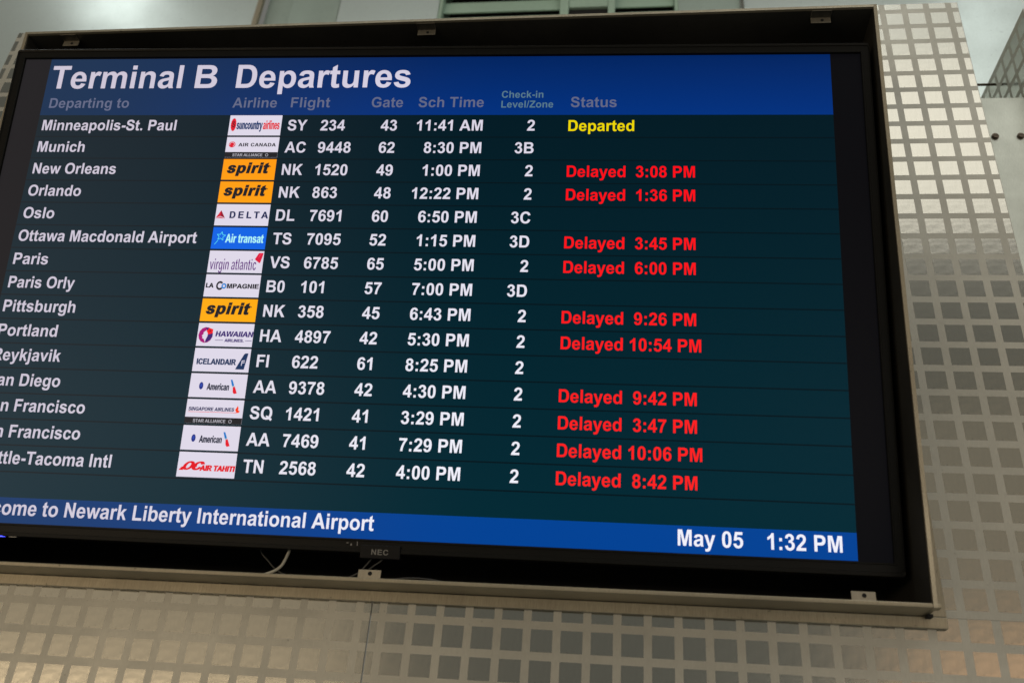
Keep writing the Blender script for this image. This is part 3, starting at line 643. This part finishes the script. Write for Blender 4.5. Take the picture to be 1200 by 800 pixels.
def text(mb, s, xl, base, cap, mat, xr=None, sx=0.915, weight=(0, 0), slant=0.0, z=3 * Lz, track=0.0, align='l', T=None):
    """lay out s; xl/xr = ink extents in content units, base = baseline (y down), cap = capital height"""
    x = 0; items = []; k = cap / 1000
    for ch in s:
        if ch == ' ': x += ARIAL[' '] / 716 * 1000 + track; continue
        adv, V, F, a, b = glyph(ch, *weight)
        items.append((x, V, F, a, b)); x += adv + track
    lo = items[0][0] + items[0][3]; hi = items[-1][0] + items[-1][4]
    if xr is not None: sx = (xr - xl) / ((hi - lo) * k)
    if align == 'r': xl = xl - (hi - lo) * k * sx
    for X, V, F, a, b in items:
        vs = []
        for px, py, li in V:
            u = xl + (X + px - lo + py * slant) * k * sx; v = base - py * k
            if T: u, v = T(u, v)
            vs.append((u * KX, v * KY, z + li * 0.00002))
        fs = []
        for t in F:
            p, q, r = (vs[i] for i in t)
            cr = (q[0] - p[0]) * (r[1] - p[1]) - (q[1] - p[1]) * (r[0] - p[0])
            fs.append(t if cr > 0 else (t[0], t[2], t[1]))
        mb.add(vs, fs, mat)
    return xl
WHITE = lcd((212, 206, 224), 1.0, (242, 242, 252), 0.0, 520 * KY, left=(204, 196, 212))  # viewing-angle dimming painted into the lettering: duller at top and left
GREY = lcd((98, 104, 132), 1.0)
GREYC = lcd((88, 122, 138), 1.0)
YELLOW = lcd((238, 216, 0), 1.0)
RED = lcd((255, 10, 24), 1.0, (255, 34, 34), 140 * KY, 540 * KY)

mb = MB(); text(mb, 'Terminal', 5.7, 43.6, 33.6, WHITE, xr=184.5); mpart(mb, 'title_text', scr)
mb = MB(); text(mb, 'B', 202.4, 43.6, 33.6, WHITE, xr=231.5); mpart(mb, 'title_text', scr)
mb = MB(); text(mb, 'Departures', 257.4, 43.6, 33.6, WHITE, xr=484.5); mpart(mb, 'title_text', scr)
for s, xl, xr, base, cap, mt in (('Departing to', 10.4, 118.6, 72, 14.2, GREY), ('Airline', 257, 315, 72, 14.2, GREY), ('Flight', 333.5, 384, 71.8, 14.2, GREY),
        ('Gate', 437.6, 477.6, 71.8, 14.2, GREY), ('Sch Time', 497.4, 579.4, 71.8, 14.2, GREY), ('Check-in', 601.4, 653, 58.9, 9.6, GREYC),
        ('Level/Zone', 601.4, 665.6, 72.6, 9.6, GREYC), ('Status', 687.2, 743.2, 72.1, 14.2, GREY)):
    mb = MB(); text(mb, s, xl, base, cap, mt, xr=xr, weight=(-8, -4)); mpart(mb, 'column_heading', scr)
ROWS = [('Minneapolis-St. Paul', 187, 'SY', '234', '43', '11:41 AM', '2', 'Departed'),
        ('Munich', 70.2, 'AC', '9448', '62', '8:30 PM', '3B', ''),
        ('New Orleans', 117.5, 'NK', '1520', '49', '1:00 PM', '2', 'Delayed  3:08 PM'),
        ('Orlando', 77, 'NK', '863', '48', '12:22 PM', '2', 'Delayed  1:36 PM'),
        ('Oslo', 47.8, 'DL', '7691', '60', '6:50 PM', '3C', ''),
        ('Ottawa Macdonald Airport', 237.3, 'TS', '7095', '52', '1:15 PM', '3D', 'Delayed  3:45 PM'),
        ('Paris', 52, 'VS', '6785', '65', '5:00 PM', '2', 'Delayed  6:00 PM'),
        ('Paris Orly', 92, 'B0', '101', '57', '7:00 PM', '3D', ''),
        ('Pittsburgh', 99, 'NK', '358', '45', '6:43 PM', '2', 'Delayed  9:26 PM'),
        ('Portland', 82.1, 'HA', '4897', '42', '5:30 PM', '2', 'Delayed 10:54 PM'),
        ('Reykjavik', 92.4, 'FI', '622', '61', '8:25 PM', '2', ''),
        ('San Diego', 98, 'AA', '9378', '42', '4:30 PM', '2', 'Delayed  9:42 PM'),
        ('San Francisco', 134.4, 'SQ', '1421', '41', '3:29 PM', '2', 'Delayed  3:47 PM'),
        ('San Francisco', 134.4, 'AA', '7469', '41', '7:29 PM', '2', 'Delayed 10:06 PM'),
        ('Seattle-Tacoma Intl', 177.4, 'TN', '2568', '42', '4:00 PM', '2', 'Delayed  8:42 PM')]
CAPH = 14.9
for k, (city, cr, code, num, gate, tm, zone, st) in enumerate(ROWS):
    b = 104.4 + 30.64 * k; w = WHITE
    mb = MB(); text(mb, city, 7.0, b, CAPH, w, xr=cr); mpart(mb, 'city_name', scr)
    mb = MB(); text(mb, code, 333, b, CAPH, w); mpart(mb, 'airline_code', scr)
    mb = MB(); text(mb, num, 375.2, b, CAPH, w, sx=0.93); mpart(mb, 'flight_number', scr)
    mb = MB(); text(mb, gate, 452.3, b, CAPH, w, sx=0.93); mpart(mb, 'gate_number', scr)
    mb = MB(); text(mb, tm, 579.8, b, CAPH, w, align='r', sx=0.93); mpart(mb, 'departure_time', scr)
    mb = MB(); text(mb, zone, 644, b, CAPH, w, align='r', sx=0.93); mpart(mb, 'check_in_zone', scr)
    if st:
        mb = MB()
        text(mb, st, 685.2, b + 0.4, CAPH, YELLOW if k == 0 else RED, xr=764.8 if k == 0 else (836.9 if '10:' not in st else 842.3))
        mpart(mb, 'status_text', scr, label='yellow status word' if k == 0 else 'red delay notice with new time')
mb = MB(); text(mb, 'Welcome to Newark Liberty International Airport', 8.0, 591.0, 16.6, WHITE, xr=488.6); mpart(mb, 'welcome_text', scr)
mb = MB(); text(mb, 'May 05', 816, 592.2, 16.8, WHITE, xr=883.8); mpart(mb, 'date_text', scr)
mb = MB(); text(mb, '1:32 PM', 908.8, 592.2, 16.8, WHITE, xr=985); mpart(mb, 'clock_text', scr)

# ------------------------------------------------------------------ airline logo cards
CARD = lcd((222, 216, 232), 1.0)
NAVY = lcd((22, 34, 82)); INK = lcd((24, 26, 32)); LRED = lcd((222, 22, 44)); ORANGE = lcd((255, 154, 0), 1.0, (255, 176, 0), 140 * KY, 400 * KY)
CX0, CW, CH = 256.6, 67.9, 28.3
def card_tools(y0):
    def fx(u): return CX0 + u * CW
    def fy(v): return y0 + v * CH
    return fx, fy
def ctext(mb, s, u0, u1, v, caph, mat, y0, weight=(0, 0), slant=0.0, z=4 * Lz, track=0.0):
    text(mb, s, CX0 + u0 * CW, y0 + v * CH, caph * CH, mat, xr=CX0 + u1 * CW, weight=weight, slant=slant, z=z, track=track)
def cpoly(mb, pts, mat, y0, z=4 * Lz):
    q = [Vector(((CX0 + u * CW) * KX, (y0 + v * CH) * KY, z)) for u, v in pts]
    ts = tessellate_polygon([q]); fs = []
    for t in ts:
        p, a, b = (q[i] for i in t)
        fs.append(t if (a - p).cross(b - p).z > 0 else (t[0], t[2], t[1]))
    mb.add(q, fs, mat)
def cell(mb, u, v, ru, rv, mat, y0, z=4 * Lz, n=20, wob=0.0, a0=0, a1=360):
    pts = []
    for i in range(n):
        a = math.radians(a0 + (a1 - a0) * i / (n if a1 - a0 == 360 else n - 1)); w = 1 + (wob if i % 2 else -wob)
        pts.append((u + ru * w * math.cos(a), v + rv * w * math.sin(a)))
    cpoly(mb, pts, mat, y0, z)
def carc(mb, u, v, ru, rv, th, a0, a1, mat, y0, z=4 * Lz, n=24, taper=0.0):
    for i in range(n):
        t0 = math.radians(a0 + (a1 - a0) * i / n); t1 = math.radians(a0 + (a1 - a0) * (i + 1) / n)
        k = 1 - th
        cpoly(mb, [(u + ru * math.cos(t0), v + rv * math.sin(t0)), (u + ru * math.cos(t1), v + rv * math.sin(t1)),
                   (u + ru * k * math.cos(t1), v + rv * k * math.sin(t1)), (u + ru * k * math.cos(t0), v + rv * k * math.sin(t0))], mat, y0, z)
def cline(mb, a, b, w, mat, y0, z=4 * Lz):
    asp = CW / CH
    du = (b[0] - a[0]) * asp; dv = b[1] - a[1]; L = math.hypot(du, dv)
    nu, nv = -dv / L * w / asp, du / L * w
    cpoly(mb, [(a[0] + nu, a[1] + nv), (b[0] + nu, b[1] + nv), (b[0] - nu, b[1] - nv), (a[0] - nu, a[1] - nv)], mat, y0, z)
def alliance(mb, y0, v0):
    dark = lcd((30, 30, 34)); pale = lcd((176, 174, 184))
    quad(mb, CX0, CX0 + CW, y0 + v0 * CH, y0 + 1.0 * CH, 4 * Lz, dark)
    ctext(mb, 'STAR ALLIANCE', 0.15, 0.72, v0 + 0.21, 0.13, pale, y0, weight=(10, -10), z=5 * Lz)
    carc(mb, 0.80, v0 + 0.145, 0.030, 0.075, 0.3, 0, 360, pale, y0, z=5 * Lz, n=10)
def spirit(mb, y0):
    ctext(mb, 'spirit', 0.075, 0.86, 0.69, 0.53, INK, y0, weight=(64, 34), slant=0.20, track=80)
    quad(mb, CX0 + .885 * CW, CX0 + .91 * CW, y0 + .33 * CH, y0 + .37 * CH, 4 * Lz, INK)
def american(mb, y0):
    cell(mb, 0.205, 0.52, 0.037, 0.155, lcd((24, 42, 128)), y0)
    cell(mb, 0.205, 0.50, 0.020, 0.08, lcd((44, 70, 168)), y0, z=5 * Lz)
    ctext(mb, 'American', 0.305, 0.70, 0.69, 0.29, lcd((14, 26, 54)), y0, weight=(54, 14), slant=0.05)
    cpoly(mb, [(0.712, .24), (0.742, .235), (0.785, .47), (0.748, .50)], lcd((20, 120, 200)), y0)
    cpoly(mb, [(0.748, .50), (0.785, .47), (0.79, .52), (0.765, .55)], lcd((150, 176, 190)), y0)
    cpoly(mb, [(0.765, .55), (0.80, .52), (0.850, .80), (0.80, .83), (0.775, .76)], lcd((228, 22, 40)), y0)
LOGO_LABEL = ['white card with red sun emblem and narrow blue and red wordmark', 'white card with red roundel, black wordmark and dark strip',
    'orange card with black slanted wordmark', 'orange card with black slanted wordmark', 'white card with red triangle and wide spaced navy wordmark',
    'blue card with pale star outline and wordmark', 'white card with thin purple wordmark and red tail fin', 'white card with dark wordmark and small blue ring',
    'orange card with black slanted wordmark', 'white card with purple portrait roundel and red flower', 'white card with navy wordmark and tail fin',
    'white card with blue oval and blue and red eagle mark', 'white card with navy wordmark, orange bird and dark strip',
    'white card with blue oval and blue and red eagle mark', 'white card with red spiral emblem and bold wordmark']
for k in range(15):
    y0 = 83.1 + 30.64 * k
    mb = MB(); bgc = CARD
    if k in (2, 3, 8): bgc = ORANGE
    if k == 5: bgc = lcd((0, 98, 228))
    quad(mb, CX0, CX0 + CW, y0, y0 + CH, 3 * Lz, bgc)
    if k == 0:
        cell(mb, 0.085, 0.47, 0.052, 0.32, LRED, y0, n=36, wob=0.05)
        ctext(mb, 'S', 0.062, 0.112, 0.60, 0.28, INK, y0, weight=(-10, -8), z=5 * Lz)
        ctext(mb, 'suncountry', 0.145, 0.645, 0.70, 0.44, lcd((8, 52, 104)), y0, weight=(62, 12))
        ctext(mb, 'airlines', 0.655, 0.97, 0.70, 0.44, lcd((226, 30, 40)), y0, weight=(48, 8))
    if k == 1:
        cell(mb, 0.115, 0.37, 0.063, 0.145, LRED, y0)
        carc(mb, 0.115, 0.37, 0.048, 0.112, 0.18, -200, 60, CARD, y0, z=5 * Lz)
        ctext(mb, 'AIR CANADA', 0.235, 0.95, 0.465, 0.17, INK, y0, weight=(30, 12), track=70)
        alliance(mb, y0, 0.74)
    if k in (2, 3, 8): spirit(mb, y0)
    if k == 4:
        cpoly(mb, [(0.010, .66), (0.098, .29), (0.185, .66), (0.098, .57)], lcd((214, 28, 52)), y0)
        cpoly(mb, [(0.098, .29), (0.185, .66), (0.098, .57)], lcd((150, 20, 44)), y0, z=5 * Lz)
        cpoly(mb, [(0.010, .685), (0.098, .60), (0.185, .685), (0.098, .66)], lcd((214, 28, 52)), y0)
        ctext(mb, 'DELTA', 0.265, 0.985, 0.66, 0.32, lcd((26, 38, 84)), y0, weight=(34, 14), track=330)
    if k == 5:
        CY = lcd((90, 226, 240))
        s5 = []
        for i in range(10):
            a = math.radians(-90 + 36 * i + 6); r_ = 1.0 if i % 2 == 0 else 0.45
            s5.append((0.165 + 0.085 * r_ * math.cos(a), 0.42 + 0.21 * r_ * math.sin(a)))
        for i in range(10): cline(mb, s5[i], s5[(i + 1) % 10], 0.013, CY, y0)
        cline(mb, (0.115, .62), (0.06, .80), 0.013, CY, y0)
        ctext(mb, 'Air transat', 0.25, 0.955, 0.71, 0.40, lcd((176, 246, 246)), y0, weight=(26, 4))
    if k == 6:
        ctext(mb, 'virgin atlantic', 0.035, 0.885, 0.86, 0.49, lcd((92, 28, 122)), y0, weight=(-6, -24))
        cpoly(mb, [(0.905, .10), (0.93, .085), (0.992, .085), (0.98, .25), (0.950, .54), (0.925, .53), (0.845, .38)], lcd((218, 18, 58)), y0)
        cpoly(mb, [(0.93, .12), (0.975, .11), (0.90, .36)], lcd((240, 52, 82)), y0, z=5 * Lz)
    if k == 7:
        ctext(mb, 'LA', 0.02, 0.165, 0.60, 0.21, INK, y0, weight=(62, 26))
        carc(mb, 0.275, 0.50, 0.068, 0.200, 0.44, 40, 320, INK, y0)
        carc(mb, 0.352, 0.52, 0.046, 0.120, 0.52, 0, 360, lcd((10, 130, 210)), y0, z=5 * Lz)
        ctext(mb, 'MPAGNIE', 0.405, 0.985, 0.62, 0.21, INK, y0, weight=(44, 26))
    if k == 9:
        PUR = lcd((58, 34, 112)); MAG = lcd((168, 12, 116))
        cell(mb, 0.150, 0.52, 0.128, 0.34, MAG, y0, n=26, wob=0.02)
        cpoly(mb, [(0.16, .86), (0.20, .80), (0.25, .72), (0.28, .56), (0.275, .42), (0.20, .36), (0.19, .56), (0.165, .72)], PUR, y0, z=5 * Lz)
        cpoly(mb, [(0.14, .20), (0.19, .22), (0.20, .34), (0.165, .34)], PUR, y0, z=5 * Lz)
        cpoly(mb, [(0.135, .36), (0.165, .31), (0.185, .40), (0.190, .56), (0.165, .72), (0.155, .84), (0.13, .70), (0.095, .66), (0.105, .60), (0.085, .56), (0.115, .48), (0.11, .42)], CARD, y0, z=6 * Lz)
        cell(mb, 0.225, 0.36, 0.058, 0.135, lcd((240, 26, 34)), y0, z=7 * Lz, n=10, wob=0.12)
        cell(mb, 0.228, 0.35, 0.014, 0.034, lcd((120, 10, 30)), y0, z=8 * Lz, n=8)
        ctext(mb, 'HAWAIIAN', 0.325, 0.992, 0.575, 0.235, PUR, y0, weight=(46, 16), slant=0.12)
        ctext(mb, 'AIRLINES.', 0.50, 0.845, 0.80, 0.13, PUR, y0, weight=(60, 26))
        cline(mb, (0.33, .735), (0.475, .73), 0.010, PUR, y0); cline(mb, (0.87, .735), (0.985, .735), 0.010, PUR, y0)
    if k == 10:
        IB = lcd((20, 50, 92))
        ctext(mb, 'ICELANDAIR', 0.06, 0.765, 0.70, 0.25, IB, y0, weight=(62, 26))
        cpoly(mb, [(0.885, .24), (0.91, .19), (0.962, .19), (0.915, .88), (0.760, .88)], IB, y0)
        for v in (.52, .60): cline(mb, (0.872, v), (0.915, v - .02), 0.018, CARD, y0, z=5 * Lz)
        cline(mb, (0.868, .50), (0.862, .72), 0.016, CARD, y0, z=5 * Lz)
    if k in (11, 13): american(mb, y0)
    if k == 12:
        ctext(mb, 'SINGAPORE AIRLINES', 0.04, 0.84, 0.475, 0.15, lcd((30, 34, 84)), y0, weight=(40, 16), slant=0.1)
        cline(mb, (0.04, .525), (0.86, .525), 0.008, lcd((238, 60, 50)), y0)
        cpoly(mb, [(0.845, .54), (0.885, .50), (0.860, .40), (0.885, .30), (0.900, .22), (0.915, .32), (0.915, .42), (0.945, .45), (0.925, .52)], lcd((248, 62, 18)), y0)
        alliance(mb, y0, 0.74)
    if k == 14:
        TR = lcd((226, 14, 30))
        ctext(mb, 'O', 0.060, 0.238, 0.72, 0.35, TR, y0, weight=(80, 26), slant=0.55)
        ctext(mb, 'C', 0.215, 0.400, 0.72, 0.35, TR, y0, weight=(80, 26), slant=0.55)
        cpoly(mb, [(0.030, .735), (0.075, .60), (0.125, .60), (0.105, .735)], TR, y0, z=5 * Lz)
        cpoly(mb, [(0.115, .50), (0.165, .46), (0.165, .56), (0.130, .60)], TR, y0, z=5 * Lz)
        cpoly(mb, [(0.285, .46), (0.345, .46), (0.335, .60), (0.300, .60)], TR, y0, z=5 * Lz)
        ctext(mb, 'AIR TAHITI', 0.385, 0.985, 0.74, 0.23, TR, y0, weight=(86, 34), slant=0.15)
    mpart(mb, 'airline_logo', scr, label=LOGO_LABEL[k])

# maker's badge under the bezel, power light
mb = MB(); mbox(mb, 477.6, 521.3, 606.5, 620.5, -0.004, 0.0072, M_BADGE)
badge = mpart(mb, 'maker_badge', mon, bevel=0.0007)
mb = MB(); text(mb, 'NEC', 490.0, 616.4, 5.6, M_BADGETEXT, xr=508.5, weight=(-12, -8), z=0.0075); mpart(mb, 'badge_lettering', badge)
mb = MB(); mbox(mb, 58, 67.5, 613.2, 615.2, -0.001, 0.0052, lcd((60, 70, 255), 4.0)); mpart(mb, 'power_light', mon, label='small glowing blue power light')
mb = MB(); mbox(mb, 75, 84, 613.2, 615.6, -0.001, 0.0050, M_BADGETEXT); mpart(mb, 'sensor_window', mon)

for x0, y0, w_, h_ in ((461, 604.6, 2.4, 0.8), (465.5, 605.6, 1.6, 2.2), (472.5, 603.2, 0.9, 4.4)):
    mb = MB(); mbox(mb, x0, x0 + w_, y0, y0 + h_, 0.0035, 0.0045, M_BADGETEXT); mpart(mb, 'scuff_mark', mon)
# ------------------------------------------------------------------ cables hanging behind the screen
def cable(pts, r, mat, label):
    mb = MB(); tube(mb, [P(*p) for p in pts], r, mat)
    o = mb.build('cable', smooth=True); o['label'] = label; o['category'] = 'cable'; o['group'] = 'cables hanging behind the screen'
    return o
cable([(-22.6, 0.2, -25.6), (-22.74, -0.1, -26.4), (-22.88, -0.2, -27.1), (-23.04, -0.2, -27.38), (-23.38, -0.2, -27.58), (-24.2, 0.0, -27.75), (-25.4, 0.5, -27.78)], 0.0018, M_CABLEW, 'thick pale cable drooping into the gap left of the maker badge')
cable([(-24.4, 0.4, -25.8), (-24.04, 0.3, -26.65), (-23.71, 0.3, -26.99), (-23.28, 0.3, -27.34), (-22.6, 0.3, -27.6), (-21.5, 0.5, -27.76)], 0.0010, M_CABLED, 'thin dark cable crossing behind the thick pale one')
cable([(-19.3, -0.1, -26.0), (-19.71, -0.2, -26.84), (-19.94, -0.2, -27.19), (-20.2, -0.2, -27.47), (-20.9, -0.1, -27.76)], 0.0010, M_CABLED, 'left one of two thin cables slanting down under the maker badge')
cable([(-18.9, -0.1, -26.0), (-19.31, -0.2, -26.86), (-19.69, -0.2, -27.21), (-20.06, -0.2, -27.55), (-20.6, 0.2, -27.77)], 0.0010, M_CABLED, 'right one of two thin cables slanting down under the maker badge')
cable([(-19.0, -0.85, -27.83), (-18.43, -0.9, -27.74), (-17.84, -0.9, -27.71), (-17.25, -0.9, -27.75), (-16.7, -0.85, -27.83)], 0.0007, M_CABLED, 'thin cable bowed just above the lower lip right of the badge')
